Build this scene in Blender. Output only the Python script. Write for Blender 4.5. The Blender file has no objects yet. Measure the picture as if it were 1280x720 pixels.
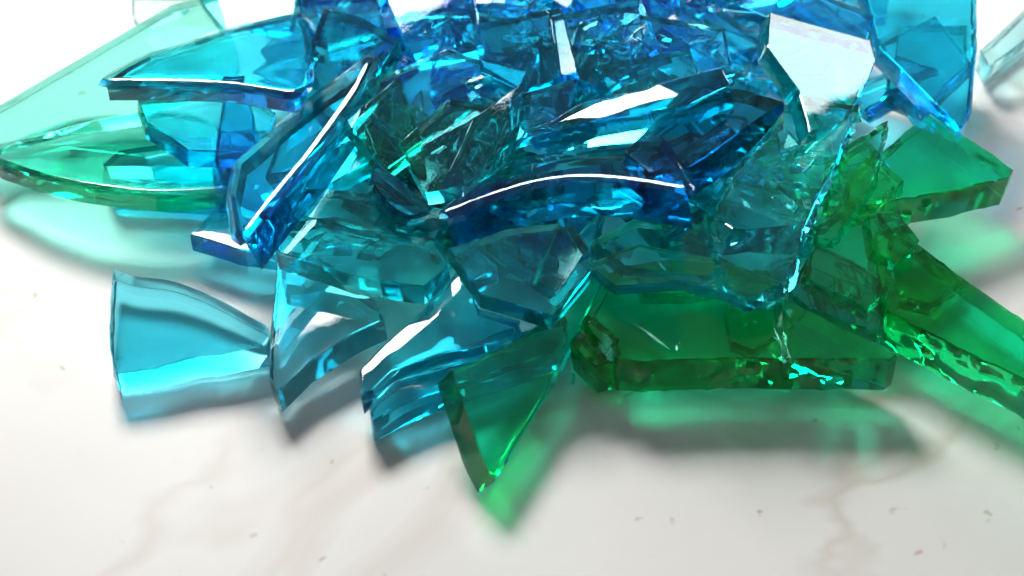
import bpy, bmesh, math, random
import numpy as np
from mathutils import Vector, noise
from mathutils.geometry import delaunay_2d_cdt, intersect_point_line
C = bpy.context.scene
COL = C.collection
CM = 0.01
CAUSTIC = False
# ------------------------------------------------------------------ camera
PITCH = math.radians(45); DIST = 45.0; FPX = 1280 * DIST / 24.0      # focal length in pixels of the 1280 px photo
cam_d = bpy.data.cameras.new('camera'); cam = bpy.data.objects.new('camera', cam_d); COL.objects.link(cam)
CP = Vector((0, -DIST * math.cos(PITCH), DIST * math.sin(PITCH)))    # centimetres
cam.location = CP * CM
cam.rotation_euler = (math.pi / 2 - PITCH, 0, 0)
cam_d.sensor_width = 36; cam_d.lens = 36 * FPX / 1280
cam_d.clip_start = 0.01; cam_d.clip_end = 20
cam_d.dof.use_dof = True; cam_d.dof.focus_distance = 0.437; cam_d.dof.aperture_fstop = 13
C.camera = cam
C.render.resolution_x = 1024; C.render.resolution_y = 576
C.view_settings.view_transform = 'Standard'; C.view_settings.look = 'None'
C.view_settings.exposure = 0; C.view_settings.gamma = 1
cy = C.cycles
cy.max_bounces = 64; cy.transmission_bounces = 64; cy.transparent_max_bounces = 32
cy.glossy_bounces = 8; cy.diffuse_bounces = 4; cy.volume_bounces = 0
cy.caustics_refractive = True; cy.caustics_reflective = True; cy.blur_glossy = 0.0
cy.sample_clamp_indirect = 0; cy.use_denoising = True
try: cy.denoiser = 'OPENIMAGEDENOISE'
except Exception: pass
# ------------------------------------------------------------------ studio light
W = bpy.data.worlds.new('World'); C.world = W; W.use_nodes = True
nt = W.node_tree; bg = nt.nodes['Background']
tc = nt.nodes.new('ShaderNodeTexCoord'); sp = nt.nodes.new('ShaderNodeSeparateXYZ'); nt.links.new(tc.outputs['Generated'], sp.inputs[0])
rp = nt.nodes.new('ShaderNodeValToRGB'); mr = nt.nodes.new('ShaderNodeMapRange')
mr.inputs['From Min'].default_value = 0; mr.inputs['From Max'].default_value = 1
nt.links.new(sp.outputs['Z'], mr.inputs['Value']); nt.links.new(mr.outputs[0], rp.inputs[0])
rp.color_ramp.elements[0].color = (.10, .11, .12, 1); rp.color_ramp.elements[1].color = (.30, .31, .33, 1)
e_ = rp.color_ramp.elements.new(.7); e_.color = (.20, .21, .23, 1)
rp.color_ramp.elements[0].position = .15; rp.color_ramp.elements[2].position = 1.0
nt.links.new(rp.outputs[0], bg.inputs[0]); bg.inputs[1].default_value = .65

def area(name, loc, target, size, power, color):
    l = bpy.data.lights.new(name, 'AREA'); l.shape = 'RECTANGLE'; l.size, l.size_y = size; l.energy = power; l.color = color
    o = bpy.data.objects.new(name, l); COL.objects.link(o); o.location = loc
    o.rotation_euler = (Vector(target) - Vector(loc)).to_track_quat('-Z', 'Y').to_euler()
    if CAUSTIC: l.cycles.is_caustics_light = True
    return o
area('window_light', (-.19, .46, .45), (-.03, .02, 0), (.25, .21), 5.9, (1, .985, .96))
area('added_reflection_panel', (.30, .45, .18), (.06, .09, .03), (.19, .18), 1.0, (.96, .96, 1))  # added lamp, placed so the tilted teal plate mirrors it as a pale patch

# ------------------------------------------------------------------ materials
def glass(name, T, ghost=.10, rough=0.0, tint=(1, 1, 1), bump=.008):
    """T: share of red, green, blue light left after one centimetre of glass"""
    m = bpy.data.materials.new(name); m.use_nodes = True; n = m.node_tree; n.nodes.clear()
    out = n.nodes.new('ShaderNodeOutputMaterial')
    g = n.nodes.new('ShaderNodeBsdfGlass'); g.inputs['IOR'].default_value = 1.5; g.inputs['Roughness'].default_value = rough
    g.inputs['Color'].default_value = (*tint, 1)
    t = n.nodes.new('ShaderNodeBsdfTransparent'); mx = n.nodes.new('ShaderNodeMixShader'); mx.inputs[0].default_value = ghost
    n.links.new(g.outputs[0], mx.inputs[1]); n.links.new(t.outputs[0], mx.inputs[2]); n.links.new(mx.outputs[0], out.inputs['Surface'])
    ge = n.nodes.new('ShaderNodeNewGeometry'); nz = n.nodes.new('ShaderNodeTexNoise'); nz.inputs['Scale'].default_value = 90; nz.inputs['Detail'].default_value = 3
    bp = n.nodes.new('ShaderNodeBump'); bp.inputs['Strength'].default_value = bump; bp.inputs['Distance'].default_value = .003
    n.links.new(ge.outputs['Position'], nz.inputs['Vector']); n.links.new(nz.outputs[0], bp.inputs['Height']); n.links.new(bp.outputs[0], g.inputs['Normal'])
    s = [-math.log(max(c, 1e-4)) / CM for c in T]; d = max(s)
    v = n.nodes.new('ShaderNodeVolumeAbsorption'); v.inputs['Density'].default_value = d
    v.inputs['Color'].default_value = tuple(1 - c / d for c in s) + (1,)
    n.links.new(v.outputs[0], out.inputs['Volume'])
    return m
M = {
 'aqua':   glass('aqua_glass',   (.02, .66, .84)),
 'sky':    glass('sky_blue_glass', (.01, .61, .87)),
 'azure':  glass('azure_glass',  (.06, .72, .92)),
 'cobalt': glass('cobalt_glass', (.012, .48, .88)),
 'navy':   glass('navy_glass',   (.005, .42, .60)),
 'teal':   glass('teal_glass',   (.02, .66, .68)),
 'pale_teal': glass('pale_teal_glass', (.10, .80, .82)),
 'deep':   glass('deep_teal_glass', (.01, .50, .52)),
 'sea':    glass('sea_green_glass', (.02, .70, .48)),
 'green':  glass('green_glass',  (.006, .85, .44)),
 'bottle': glass('bottle_green_glass', (.004, .55, .20)),
 'mint':   glass('mint_glass',   (.14, .78, .62)),
 'smoke':  glass('smoky_glass',  (.40, .66, .70)),
 'pale_aqua': glass('pale_aqua_glass', (.16, .78, .90)),
 'clear':  glass('clear_glass',  (.50, .88, .90)),
}

def marble():
    m = bpy.data.materials.new('white_marble'); m.use_nodes = True; n = m.node_tree; L = n.links
    b = n.nodes['Principled BSDF']; b.inputs['Roughness'].default_value = .42; b.inputs['Specular IOR Level'].default_value = .35; b.inputs['IOR'].default_value = 1.45
    ge = n.nodes.new('ShaderNodeTexCoord')
    def tex(scale, detail, dist=0, rough=.5):
        t = n.nodes.new('ShaderNodeTexNoise'); t.inputs['Scale'].default_value = scale; t.inputs['Detail'].default_value = detail
        t.inputs['Distortion'].default_value = dist; t.inputs['Roughness'].default_value = rough
        L.new(ge.outputs['Object'], t.inputs['Vector']); return t
    def ramp(src, stops):
        r = n.nodes.new('ShaderNodeValToRGB'); e = r.color_ramp.elements
        e[0].position, e[0].color = stops[0][0], (*stops[0][1], 1); e[1].position, e[1].color = stops[-1][0], (*stops[-1][1], 1)
        for p, c in stops[1:-1]: x = e.new(p); x.color = (*c, 1)
        L.new(src, r.inputs[0]); return r
    def mul(a, bb, f=1):
        x = n.nodes.new('ShaderNodeMix'); x.data_type = 'RGBA'; x.blend_type = 'MULTIPLY'; x.inputs[0].default_value = f
        L.new(a, x.inputs[6]); L.new(bb, x.inputs[7]); return x.outputs[2]
    cloud = ramp(tex(14, 4, .4).outputs[0], [(.3, (.79, .768, .73)), (.65, (.86, .845, .815))])
    w = (1, 1, 1)
    vein = ramp(tex(10.2, 4, .8, .5).outputs[0], [(.465, w), (.497, (.85, .81, .75)), (.535, w)])
    patch = ramp(tex(9, 2).outputs[0], [(.40, (0, 0, 0)), (.58, (1, 1, 1))])
    mv = n.nodes.new('ShaderNodeMix'); mv.data_type = 'RGBA'; L.new(patch.outputs[0], mv.inputs[0]); mv.inputs[6].default_value = (1, 1, 1, 1); L.new(vein.outputs[0], mv.inputs[7])
    spk = ramp(tex(140, 2, .3).outputs[0], [(.235, (.60, .49, .37)), (.29, w)])
    L.new(mul(mul(cloud.outputs[0], mv.outputs[2]), spk.outputs[0], .8), b.inputs['Base Color'])
    return m

# ------------------------------------------------------------------ the marble top
bm = bmesh.new(); bmesh.ops.create_cube(bm, size=1)
for v in bm.verts: v.co = Vector((v.co.x * 2.4, v.co.y * 1.6 + .25, v.co.z * .03 - .015))
bmesh.ops.bevel(bm, geom=bm.edges[:], offset=.002, segments=2, affect='EDGES')
me = bpy.data.meshes.new('marble_surface'); bm.to_mesh(me); bm.free(); me.materials.append(marble())
o = bpy.data.objects.new('marble_surface', me); COL.objects.link(o); o['kind'] = 'structure'
if CAUSTIC: o.cycles.is_caustics_receiver = True

# ------------------------------------------------------------------ shards
def ray(px, py):
    d = Vector(((px - 640) / FPX, (360 - py) / FPX, -1))
    c, s = math.cos(math.pi / 2 - PITCH), math.sin(math.pi / 2 - PITCH)
    return Vector((d.x, d.y * c - d.z * s, d.y * s + d.z * c))
def on_height(px, py, h):
    """where the sight line of a photo pixel meets the height field h(x, y), in centimetres"""
    d = ray(px, py); z = h(None)
    for _ in range(30):
        t = (z - CP.z) / d.z; p = CP + d * t; z = z * .5 + h(p) * .5
    return p

def shard(name, mat, outline, z0, gx=0, gy=0, th=.75, curve=0, cang=0, rough=.06, taper=0.0, seed=0, smooth=False, group=None, label=None, pts3=None, ch=.028, lift=0):
    """a piece of broken sheet glass. outline: corners of its upper face; z0: its height; gx, gy: its slope;
    curve, cang: bend across the direction cang; th: thickness; rough: fracture relief, all in cm"""
    rnd = random.Random(seed * 7 + len(outline))
    if pts3 is None:
        flat = [on_height(x, y, lambda p: z0) for x, y in outline]
    else: flat = [Vector((x, y, z0)) for x, y in pts3]
    cen = sum(flat, Vector()) / len(flat)
    ca, sa = math.cos(cang), math.sin(cang)
    def h(p):
        if p is None: return z0
        dx, dy = p.x - cen.x, p.y - cen.y; u = dx * ca + dy * sa
        return z0 + gx * dx + gy * dy + curve * u * u
    P = [on_height(x, y, h) for x, y in outline] if pts3 is None else [Vector((p.x, p.y, h(p))) for p in flat]
    # outline in the xy plane, denser, with small fracture wander
    pl = []
    STEP = .15
    n = len(P)
    for i in range(n):
        a, b = P[i], P[(i + 1) % n]; L = (b - a).length; e = b - a; k = max(1, int(L / STEP))
        if smooth:
            p0, p3 = P[i - 1], P[(i + 2) % n]
            if (a - p0).normalized().dot(e.normalized()) < .45: p0 = a          # a real corner stays a corner
            if (p3 - b).normalized().dot(e.normalized()) < .45: p3 = b
        e = (b - a); nn = Vector((e.y, -e.x)).normalized() if e.xy.length > 1e-6 else Vector((0, 0))
        bow = rnd.uniform(-.012, .012) * L
        for j in range(k):
            t = j / k
            if smooth: q = .5 * ((2 * a) + (b - p0) * t + (2 * p0 - 5 * a + 4 * b - p3) * t * t + (3 * a - p0 - 3 * b + p3) * t ** 3)
            else: q = a.lerp(b, t)
            w = 4 * t * (1 - t) * bow + (rough * .3 * noise.noise(Vector((q.x * 1.3, q.y * 1.3, seed * 3.1))) + rough * .7 * min(0, noise.noise(Vector((q.x * 3.1, q.y * 3.1, seed * 2.3))) + .15)) * min(1, 6 * t * (1 - t))
            pl.append(Vector((q.x + nn.x * w, q.y + nn.y * w)))
    if sum(pl[i].x * pl[(i + 1) % len(pl)].y - pl[(i + 1) % len(pl)].x * pl[i].y for i in range(len(pl))) < 0: pl.reverse()
    m = len(pl)
    out = []
    for i in range(m):
        a, b = pl[i - 1], pl[(i + 1) % m]; t = (b - a)
        out.append(Vector((t.y, -t.x)).normalized() if t.length > 1e-6 else Vector((0, 0)))
    N = Vector((-gx, -gy, 1)).normalized()
    CH = ch
    ring_in = [pl[i] - out[i] * CH for i in range(m)]
    # interior grid for a curved or faintly wavy face
    xs = [p.x for p in pl]; ys = [p.y for p in pl]
    def inside(q, poly):
        r = False; k = len(poly)
        for i in range(k):
            a, b = poly[i], poly[i - 1]
            if (a.y > q.y) != (b.y > q.y) and q.x < (b.x - a.x) * (q.y - a.y) / (b.y - a.y) + a.x: r = not r
        return r
    inner = []
    G = .42
    x = min(xs) + .1
    while x < max(xs):
        y = min(ys) + .1
        while y < max(ys):
            q = Vector((x + rnd.uniform(-.1, .1), y + rnd.uniform(-.1, .1)))
            if inside(q, ring_in) and min((q - r).length for r in ring_in) > .14: inner.append(q)
            y += G
        x += G
    vs, es, fs, *_ = delaunay_2d_cdt(ring_in + inner, [(i, (i + 1) % m) for i in range(m)], [], 1, 1e-5)
    if len(vs) != m + len(inner):                                       # the inset crossed itself: use the outline itself
        ring_in = [p.copy() for p in pl]
        vs, es, fs, *_ = delaunay_2d_cdt(ring_in + inner, [(i, (i + 1) % m) for i in range(m)], [], 1, 1e-5)
    bm = bmesh.new()
    amp = .006
    def top(q, lift=0):
        z = h(Vector((q.x, q.y, 0))) + amp * noise.noise(Vector((q.x * .9, q.y * .9, seed)))
        return Vector((q.x, q.y, z)) + N * lift
    def bot(q, lift=0):
        z = h(Vector((q.x, q.y, 0))) + amp * noise.noise(Vector((q.x * .9, q.y * .9, seed + 50)))
        c2 = Vector((cen.x, cen.y)); qq = c2 + (q - c2) * (1 + taper)
        return Vector((qq.x, qq.y, z)) - N * (th + lift)
    tv = [bm.verts.new(top(q) * CM) for q in vs]
    bv = [bm.verts.new(bot(q) * CM) for q in vs]
    for f in fs:
        try: a = bm.faces.new([tv[i] for i in f]); a.smooth = True
        except ValueError: pass
        try: a = bm.faces.new([bv[i] for i in reversed(f)]); a.smooth = True
        except ValueError: pass
    R = max(4, int(th / .13))
    rings = [tv[:m]]
    if ch > .04:
        for w in (math.pi / 6, math.pi / 3):
            rings.append([bm.verts.new((top(ring_in[i] + out[i] * CH * math.sin(w), -CH * (1 - math.cos(w)))) * CM) for i in range(m)])
    for r in range(R + 1):
        f = r / R; row = []
        for i in range(m):
            ofs = 0
            if 0 < f < 1:
                s3 = Vector((pl[i].x * .8, pl[i].y * .8, f * th * .9 + seed * 5.3)); q3 = s3 * 3.4
                mask = max(0, min(1, (noise.noise(Vector((pl[i].x * .7, pl[i].y * .7, seed * 1.7))) + rough * 3 - .25) * 3))
                ofs = .025 * noise.noise(s3) * math.sin(f * math.pi) ** .6 + rough * mask * (noise.noise(q3) + .6 * noise.noise(q3 * 2.1)) + (.018 * max(0, noise.noise(Vector((pl[i].x * .9 + 9, pl[i].y * .9, seed * .7))) * 2) * math.sin(i * STEP * 22 + f * 4 + 2 * noise.noise(s3 * 2)))
            q = pl[i] + out[i] * ofs
            d = f * (th - 2 * CH) + CH
            a, b = top(pl[i]), bot(pl[i]); p = a.lerp(b, d / th)
            row.append(bm.verts.new((p + Vector((out[i].x, out[i].y, 0)) * ofs) * CM))
        rings.append(row)
    rings.append(bv[:m])
    skin = set(bm.faces)
    for k in range(len(rings) - 1):
        A, B = rings[k], rings[k + 1]
        for i in range(m):
            j = (i + 1) % m
            try: bm.faces.new((A[i], B[i], B[j], A[j]))
            except ValueError: pass
    bmesh.ops.recalc_face_normals(bm, faces=bm.faces[:])
    for e in bm.edges:
        if len(e.link_faces) == 2 and e.calc_face_angle(0) > (.75 if ch > .04 else .5): e.smooth = False
    for f in bm.faces: f.smooth = True
    lo = min(v.co.z for v in bm.verts)
    if lo < .0003:                                                      # never through the marble
        for v in bm.verts: v.co.z += .0003 - lo
    me = bpy.data.meshes.new(name); 
    c = Vector((cen.x, cen.y, 0)) * CM; bmesh.ops.translate(bm, vec=-c, verts=bm.verts)
    bm.to_mesh(me); bm.free(); me.materials.append(M[mat])
    o = bpy.data.objects.new(name, me); COL.objects.link(o); o.location = c
    if label: o['label'] = label
    o['category'] = 'glass splinter' if name == 'glass_splinter' else 'glass shard'
    if group: o['group'] = group
    if CAUSTIC: o.cycles.is_caustics_caster = True
    return o
PILE = 'shards of broken coloured glass heaped on the marble'
SH = [
 # label, glass, outline (photo px), height, slope x, slope y, thickness, extras
 ('aqua triangular shard lying alone on the marble at the left front', 'pale_aqua', [(142,336),(165,344),(212,350),(255,365),(300,388),(336,412),(333,432),(280,443),(240,448),(195,460),(145,468),(137,430),(138,385)], .95, 0, .1, .8, dict(smooth=True)),
 ('smoky grey pointed shard overlapping the tip of the aqua triangle', 'smoke', [(346,318),(400,330),(470,375),(480,398),(432,422),(385,452),(347,490),(336,470),(337,430),(343,370)], 1.05, .05, .05, .75, {}),
 ('blue ribbon shard curving down to a hooked point behind the green triangle', 'azure', [(592,312),(622,338),(590,358),(600,385),(650,400),(640,425),(560,440),(490,462),(452,498),(449,462),(480,430),(530,385),(565,345)], 1.3, .05, .05, .6, dict(ch=.06)),
 ('aqua shard with a rounded front edge half under the green triangle', 'aqua', [(462,512),(472,492),(520,462),(600,432),(700,400),(690,440),(600,475),(540,492),(500,508),(466,526)], .82, 0, 0, .7, dict(smooth=True)),
 ('bright green pointed triangular shard aimed at the front of the marble', 'green', [(566,462),(600,448),(645,425),(700,385),(752,335),(762,345),(745,385),(715,440),(670,520),(640,575),(619,602),(600,565),(580,505)], 1.3, -.55, .32, .8, dict(rough=.04)),
 ('thick green slab with a straight front edge over a teal glow', 'green', [(728,400),(760,345),(830,335),(960,345),(985,375),(1060,412),(1122,443),(1112,450),(980,449),(870,449),(772,450)], 1.5, 0, 0, 1.0, dict(rough=.12)),
 ('long green shard running out of the picture at the right edge', 'green', [(1090,300),(1125,288),(1300,415),(1390,480),(1360,530),(1280,474),(1180,425),(1108,388)], 1.6, 0, 0, 1.1, dict(rough=.12)),
 ('green shard pointing right beside the tall blue plate', 'green', [(1060,230),(1130,165),(1165,140),(1230,185),(1267,212),(1262,222),(1180,240),(1120,250),(1060,262)], 1.8, -.1, 0, .9, dict(rough=.14)),
 ('crumbled dark green shard between the two right hand green points', 'green', [(1020,285),(1075,252),(1115,290),(1110,360),(1085,385),(1040,365),(1005,345)], 1.7, .1, .2, .8, dict(rough=.2)),
 ('teal shard standing against the tip of the slab', 'teal', [(985,362),(1020,305),(1065,325),(1100,350),(1106,415),(1062,405),(1010,385)], 1.4, .1, .3, .6, {}),
 ('teal plate carrying the large pale window reflection', 'teal', [(962,15),(1088,50),(1095,75),(1060,150),(1012,165),(998,112),(960,60)], 3.6, -.457, .034, .5, dict(rough=.04)),
 ('long teal plate with a crushed sparkling lower corner', 'pale_teal', [(975,130),(1075,130),(1040,215),(1010,275),(992,345),(932,374),(905,345),(885,290),(905,240)], 2.7, .05, .2, .6, dict(rough=.24)),
 ('blue plate with a straight dark edge below the window reflection', 'navy', [(780,190),(820,150),(880,105),(930,112),(980,127),(920,168),(858,212),(810,215)], 3.7, .05, -.1, .9, {}),
 ('large blue crescent shard with a thick curved front edge', 'azure', [(556,262),(600,225),(650,200),(740,185),(818,178),(842,205),(858,232),(800,222),(740,217),(680,222),(620,238)], 3.4, .18, -.25, 1.1, dict(smooth=True, ch=.26, rough=.01)),
 ('blue shard with a blazing white glare along its top', 'sky', [(648,170),(690,152),(730,128),(800,115),(900,85),(910,105),(860,128),(800,142),(740,150),(690,162)], 3.8, .29, .07, .9, dict(curve=-.05, ch=.06)),
 ('long blue bar leaning diagonally with a white ridge', 'azure', [(458,72),(440,108),(375,200),(300,292),(292,240),(300,200),(340,165),(400,115)], 3.2, .38, -.08, 1.1, dict(ch=.3, rough=.01)),
 ('curved blue plate with white rims at the upper left', 'aqua', [(132,97),(185,68),(240,50),(290,34),(365,17),(374,32),(379,98),(366,112),(300,102),(240,98),(185,97)], 3.2, .05, -.24, .6, dict(smooth=True, ch=.26, rough=.03)),
 ('big pale mint plate crossing the upper left corner of the marble', 'mint', [(-30,150),(0,130),(110,66),(215,5),(270,-10),(300,100),(180,140),(120,150),(0,180),(-30,190)], 1.7, .1, .32, .6, {}),
 ('mint shard with a white rimmed curved front edge at the far left', 'mint', [(-10,186),(60,166),(130,152),(240,155),(275,180),(282,232),(200,236),(120,228),(60,216),(0,197)], 1.25, 0, -.25, .6, dict(smooth=True, ch=.2)),
 ('blue shard under the right half of the curved mint shard', 'sky', [(130,222),(150,200),(200,190),(270,195),(285,235),(275,248),(140,240)], .7, 0, 0, .6, {}),
 ('upright cobalt sliver below the curved blue plate', 'cobalt', [(280,110),(306,110),(322,190),(306,270),(290,276),(268,200)], 2.0, 0, .9, .6, {}),
 ('small blue shard poking out left of the long blue bar', 'aqua', [(238,293),(262,268),(300,262),(350,300),(345,318),(300,312)], 1.0, 0, 0, .55, {}),
 ('flat teal shard behind the smoky grey one', 'pale_teal', [(345,278),(420,270),(540,300),(562,330),(530,358),(440,345),(345,314)], 2.0, 0, .15, .7, {}),
 ('dark teal strip with tiny sparkles under the long blue bar', 'deep', [(370,232),(450,240),(560,262),(545,300),(440,285),(355,265)], 2.2, 0, .2, .7, dict(rough=.14)),
 ('dark green plate between the curved blue plate and the heap centre', 'deep', [(405,10),(450,20),(500,50),(470,95),(430,130),(366,135),(385,60)], 2.8, 0, .3, .8, {}),
 ('broad pale teal plate in the centre of the heap', 'pale_teal', [(440,112),(560,60),(662,98),(590,246),(512,205)], 2.35, -.05, .25, .4, {}),
 ('narrow teal shard leaning left of the blue crescent', 'teal', [(655,100),(650,150),(600,225),(570,245),(548,238),(590,150)], 3.2, .3, .2, .6, {}),
 ('dark navy hooked sliver left of the blue crescent', 'navy', [(468,202),(486,214),(515,238),(538,262),(512,270),(482,250),(465,225)], 2.9, -.2, .4, .8, dict(smooth=True)),
 ('teal fragment below the blue crescent', 'pale_teal', [(560,310),(640,285),(700,278),(740,335),(690,395),(600,368)], 2.4, 0, .25, .6, {}),
 ('small dark teal splinter above the green triangle', 'deep', [(697,285),(716,280),(736,310),(695,370),(672,350)], 2.6, -.3, .5, .6, {}),
 ('blue green plate between the green slab and the blue crescent', 'pale_teal', [(740,300),(800,270),(880,280),(905,335),(880,345),(780,332)], 2.2, 0, .2, .7, dict(rough=.12)),
 ('tall blue plate at the upper right edge of the heap', 'sky', [(1080,-20),(1222,-20),(1222,60),(1215,140),(1203,160),(1165,125),(1100,60)], 2.6, -.1, .3, .7, {}),
 ('sea green plate beneath the tall blue plate', 'teal', [(1120,40),(1205,40),(1205,90),(1160,130),(1110,110)], 1.6, 0, .1, .7, {}),
 ('pale aqua rod shaped shard at the upper right corner', 'clear', [(1225,62),(1290,0),(1310,20),(1295,40),(1236,84)], 1.0, 0, 0, .7, {}),
 ('tiny colourless shard at the top left of the heap', 'clear', [(165,-5),(240,-5),(236,12),(185,36),(165,20)], 1.6, 0, .3, .4, {}),
 ('pale teal angular shard just left of the blue crescent tip', 'pale_teal', [(500,178),(562,122),(642,140),(602,228),(532,240)], 3.0, .1, .15, .5, {}),
 ('small sea green shard right of the dark green plate', 'sea', [(430,150),(500,95),(530,180),(480,214)], 2.9, -.1, .2, .5, {}),
 ('teal shard in the gap behind the long blue bar', 'teal', [(382,132),(440,120),(470,198),(402,236),(345,242)], 2.3, .1, .1, .5, {}),
 ('square cornered blue shard at the top centre', 'sky', [(590,30),(700,8),(722,90),(652,112),(600,82)], 3.1, .1, .2, .5, {}),
 ('azure shard above the white glare', 'azure', [(690,20),(800,-4),(832,78),(762,112),(700,92)], 3.2, -.1, .25, .5, {}),
 ('azure shard left of the pale window reflection', 'azure', [(800,18),(905,30),(918,90),(852,112),(808,82)], 3.2, .05, .3, .5, {}),
 ('azure shard at the top edge right of the dark green plate', 'azure', [(480,-8),(592,-14),(604,60),(520,78)], 2.9, .15, .2, .5, {}),
 ('bright aqua shard at the top edge above the dark green plate', 'aqua', [(370,-6),(470,-14),(484,40),(410,62)], 2.7, 0, .3, .5, {}),
 ('bright aqua shard at the top edge above the curved blue plate', 'aqua', [(245,-6),(372,-12),(362,52),(280,38)], 2.5, .1, .2, .5, {}),
 ('deep blue shard at the top edge above the window reflection', 'cobalt', [(900,-4),(1002,-20),(1092,18),(1082,52),(960,22)], 3.1, .1, .3, .5, {}),
 ('azure shard showing through the tall blue plate', 'azure', [(1098,62),(1165,28),(1212,90),(1150,150)], 1.6, 0, .2, .5, {}),
 ('teal shard behind the blue plate with the dark edge', 'teal', [(742,82),(862,60),(884,112),(792,152)], 3.2, .1, .2, .5, {}),
 ('thin azure shard behind the left end of the white glare', 'azure', [(640,120),(722,98),(704,160),(642,176)], 3.3, -.1, .3, .4, {}),
 ('dark teal shard under the blue plate with the dark edge', 'deep', [(815,235),(905,170),(930,200),(880,260),(830,290)], 2.6, .1, .1, .6, {}),
 ('faceted teal shard left of the broken dark green piece', 'sea', [(1000,290),(1060,180),(1110,150),(1090,230),(1040,300)], 2.5, .2, .3, .5, dict(rough=.18)),
 ('broken green shard under the upper right green point', 'green', [(1030,215),(1085,180),(1130,225),(1095,262),(1035,262)], 2.2, .1, .2, .6, dict(rough=.22)),
 ('small green chunk where the long right hand shard begins', 'green', [(1085,268),(1125,262),(1150,300),(1120,330),(1092,312)], 2.1, -.1, .3, .6, dict(rough=.2)),
 ('pale teal shard overlapping the head of the green slab', 'pale_teal', [(735,330),(800,305),(900,325),(985,362),(960,380),(850,352),(770,358)], 2.0, 0, .25, .4, {}),
 ('flat blue shard showing below the curved blue plate', 'sky', [(172,122),(300,112),(345,140),(332,192),(235,188),(182,152)], 1.9, -.1, -.15, .5, {}),
 ('dark angular green piece at the left corner of the thick green slab', 'bottle', [(712,428),(734,396),(768,420),(770,452),(744,458)], 1.3, .1, .1, 1.0, dict(rough=.10)),
 ('green fragment seen through the right half of the thick slab', 'green', [(905,400),(972,390),(990,425),(940,455),(912,445)], .45, 0, 0, .35, dict(rough=.15)),
 ('slender green fragment under the back edge of the thick slab', 'green', [(790,360),(880,352),(930,372),(860,385),(800,385)], .45, 0, 0, .35, dict(rough=.1)),
 ('green fragment under the head of the long green shard', 'green', [(1110,345),(1160,330),(1195,372),(1160,400),(1120,390)], .5, 0, 0, .4, dict(rough=.15)),
 ('slender dark sliver standing in for a crack across the thick green slab', 'bottle', [(970,372),(979,370),(978,408),(988,446),(980,450),(969,412)], 1.66, 0, 0, .13, dict(rough=.12, ch=.012)),  # thin separate piece stands in for the crack in the slab
 ('slim cobalt shard between the curved mint shard and the long blue bar', 'cobalt', [(262,182),(330,170),(305,235),(272,262)], 1.3, .1, .1, .5, {}),
]
for i, (label, mat, pts, z, gx, gy, th, kw) in enumerate(SH):
    shard('glass_shard', mat, pts, z, gx, gy, th, seed=i + 1, label=label, **kw)
# ------------------------------------------------------------------ wording of the small pieces
MARKS = [(255, 75, 'the curved blue plate'), (140, 195, 'the white rimmed mint shard'), (385, 190, 'the long blue bar'), (435, 70, 'the dark green plate'), (440, 310, 'the flat teal shard'),
         (550, 150, 'the broad pale teal plate'), (700, 215, 'the blue crescent'), (770, 140, 'the white glare'), (1030, 80, 'the pale window reflection'), (960, 250, 'the long teal plate'),
         (640, 330, 'the teal fragment below the crescent'), (860, 400, 'the thick green slab'), (1160, 60, 'the tall blue plate'), (1165, 200, 'the upper right green point'), (1060, 350, 'the teal shard by the slab tip'),
         (890, 170, 'the dark edged blue plate'), (640, 480, 'the green triangle'), (490, 205, 'the navy sliver'), (820, 310, 'the blue green plate'), (760, 10, 'the picture top'), (540, 10, 'the top centre'), (1200, 430, 'the long green shard')]
HUE = {'sky': 'blue', 'azure': 'azure', 'cobalt': 'cobalt', 'teal': 'teal', 'pale_teal': 'pale teal', 'sea': 'sea green', 'green': 'green', 'aqua': 'aqua'}
used = {}
def wording(kind, mat, x, y, z, n, r, gx, gy):
    v = Vector((x, y, z)) - CP; c, s_ = math.cos(PITCH), math.sin(PITCH)
    dep = v.y * c - v.z * s_; px = 640 + FPX * v.x / dep; py = 360 - FPX * (v.y * s_ + v.z * c) / dep
    mx, my, mn = min(MARKS, key=lambda m: math.hypot(m[0] - px, m[1] - py))
    dx, dy = px - mx, py - my
    if abs(dx) > 1.4 * abs(dy): rel = 'left of' if dx < 0 else 'right of'
    elif abs(dy) > 1.4 * abs(dx): rel = 'above' if dy < 0 else 'below'
    else: rel = ('above left of' if dx < 0 else 'above right of') if dy < 0 else ('below left of' if dx < 0 else 'below right of')
    if math.hypot(dx, dy) < 22: rel = 'right at'
    if py < -10: mn, rel = 'the top of the picture', 'past'
    tilt = 'lying flat' if math.hypot(gx, gy) < .2 else ('tipped left' if gx > 0 else 'tipped right') if abs(gx) > abs(gy) else ('tipped forward' if gy > 0 else 'tipped back')
    size = 'tiny' if r < .5 else 'small' if r < 1.0 else 'medium' if r < 1.45 else 'large'
    corners = {3: 'triangular', 4: 'four-cornered', 5: 'five-cornered'}.get(n, '')
    base = ' '.join(f"{size} {HUE[mat]} {corners} {kind} {tilt} {rel} {mn}".split())
    if base in used:
        step = 'lower' if py > used[base] + 6 else 'upper' if py < used[base] - 6 else 'more slender'
        if step + ' ' + base in used: step = 'lowest' if py > used[step + ' ' + base] else 'middle'
        base = step + ' ' + base
    used[base] = py
    return base
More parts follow.
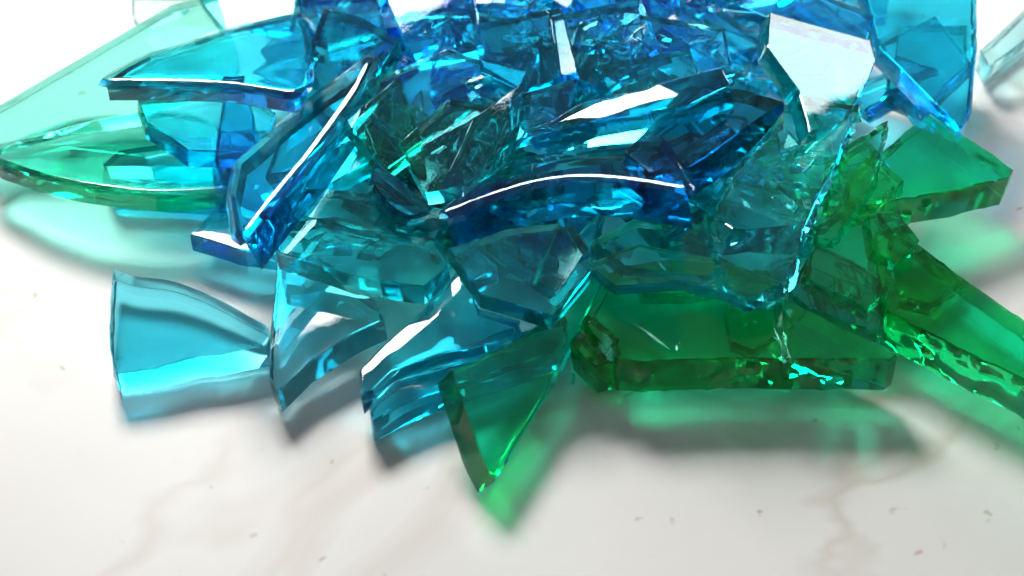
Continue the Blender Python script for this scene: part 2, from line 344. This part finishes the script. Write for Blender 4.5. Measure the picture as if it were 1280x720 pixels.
# ------------------------------------------------------------------ heap body
rnd = random.Random(11)
def pile_h(x, y):
    r = math.hypot((x - 1.8) / 9.0, (y - 8.5) / 9.6)
    return max(0, 2.9 * (1 - r ** 1.6))
k = 0
while k < 115:
    x, y = rnd.uniform(-7, 11), rnd.uniform(-.5, 15)
    hh = pile_h(x, y)
    if hh < .5: continue
    z = rnd.uniform(.7, hh + .1) if k % 2 else hh * rnd.uniform(.8, 1.0)
    z = max(z, .7)
    n = rnd.choice([3, 4, 4, 5]); a0 = rnd.uniform(0, 6.28); r = rnd.uniform(.6, 1.9)
    pts = [(x + r * rnd.uniform(.6, 1.3) * math.cos(a0 + 6.283 * (j + rnd.uniform(-.25, .25)) / n), y + r * rnd.uniform(.6, 1.3) * math.sin(a0 + 6.283 * (j + rnd.uniform(-.25, .25)) / n)) for j in range(n)]
    if x > 6 and y < 5.5: mat = rnd.choice(['green', 'sea', 'azure'])
    elif x > 3.5 and y < 3.5: mat = rnd.choice(['pale_teal', 'sea', 'azure'])
    elif y > 6.5 or x > 6: mat = rnd.choice(['cobalt', 'azure', 'cobalt', 'sky', 'azure', 'pale_teal'])
    else: mat = rnd.choice(['teal', 'azure', 'pale_teal', 'pale_teal', 'sky', 'sea'])
    gx, gy = rnd.uniform(-.6, .6), rnd.uniform(-.5, .5)
    shard('glass_shard', mat, pts, z, gx, gy, rnd.uniform(.45, .75), seed=100 + k, rough=rnd.choice([.05, .1, .16]), pts3=pts, group=PILE, label=wording('shard', mat, x, y, z, n, r, gx, gy))
    k += 1

# ------------------------------------------------------------------ splinters lying on the heap
spots = [(1060, 245, 55, 45, 12, 'green'), (1055, 380, 60, 30, 8, 'sea'), (940, 330, 45, 35, 12, 'pale_teal'), (700, 320, 70, 40, 10, 'teal'), (480, 300, 90, 45, 10, 'pale_teal'),
         (560, 170, 90, 60, 12, 'pale_teal'), (850, 90, 120, 50, 16, 'azure'), (620, 40, 150, 35, 14, 'azure'), (430, 60, 60, 50, 8, 'aqua'), (960, 200, 60, 70, 10, 'azure'), (740, 460, 30, 30, 4, 'green')]
names = ['tiny green splinter on the broken dark green shards', 'tiny sea green splinter beside the slab', 'tiny pale splinter on the crushed corner of the long teal plate', 'tiny teal splinter above the green slab and triangle',
         'tiny pale splinter on the flat teal shards left of centre', 'tiny splinter on the sea green shards left of the crescent', 'tiny azure splinter between the white glare and the window reflection', 'tiny azure splinter along the top edge of the picture',
         'tiny aqua splinter beside the dark green plate', 'tiny azure splinter on the long teal plate', 'tiny green crumb at the left corner of the green slab']
kk = 0
for (px, py, sx, sy, cnt, mat), lab in zip(spots, names):
    for _ in range(cnt):
        x0, y0 = px + rnd.uniform(-sx, sx), py + rnd.uniform(-sy, sy)
        q = on_height(x0, y0, lambda p: 2.0 if p is None else max(.6, pile_h(p.x, p.y) + .55))
        z = max(.6, pile_h(q.x, q.y) + rnd.uniform(.3, .9)) if py < 440 else .4
        a0 = rnd.uniform(0, 6.28); L = rnd.uniform(.25, .75) if py < 440 else .15; wd = L * rnd.uniform(.25, .6)
        ca, sa = math.cos(a0), math.sin(a0)
        pts = [(q.x + ca * u * L - sa * v * wd, q.y + sa * u * L + ca * v * wd) for u, v in [(-1, rnd.uniform(-.3, .3)), (-.1, -1), (1, rnd.uniform(-.4, .4)), (.2, .9)]]
        gx, gy = rnd.uniform(-.9, .9), rnd.uniform(-.9, .9)
        shard('glass_splinter', mat, pts, z, gx, gy, rnd.uniform(.12, .3), seed=400 + kk, rough=.03, pts3=pts, ch=.01, group='splinters lying on the heap', label=wording('splinter', mat, q.x, q.y, z, 0, L * .6, gx, gy)); kk += 1
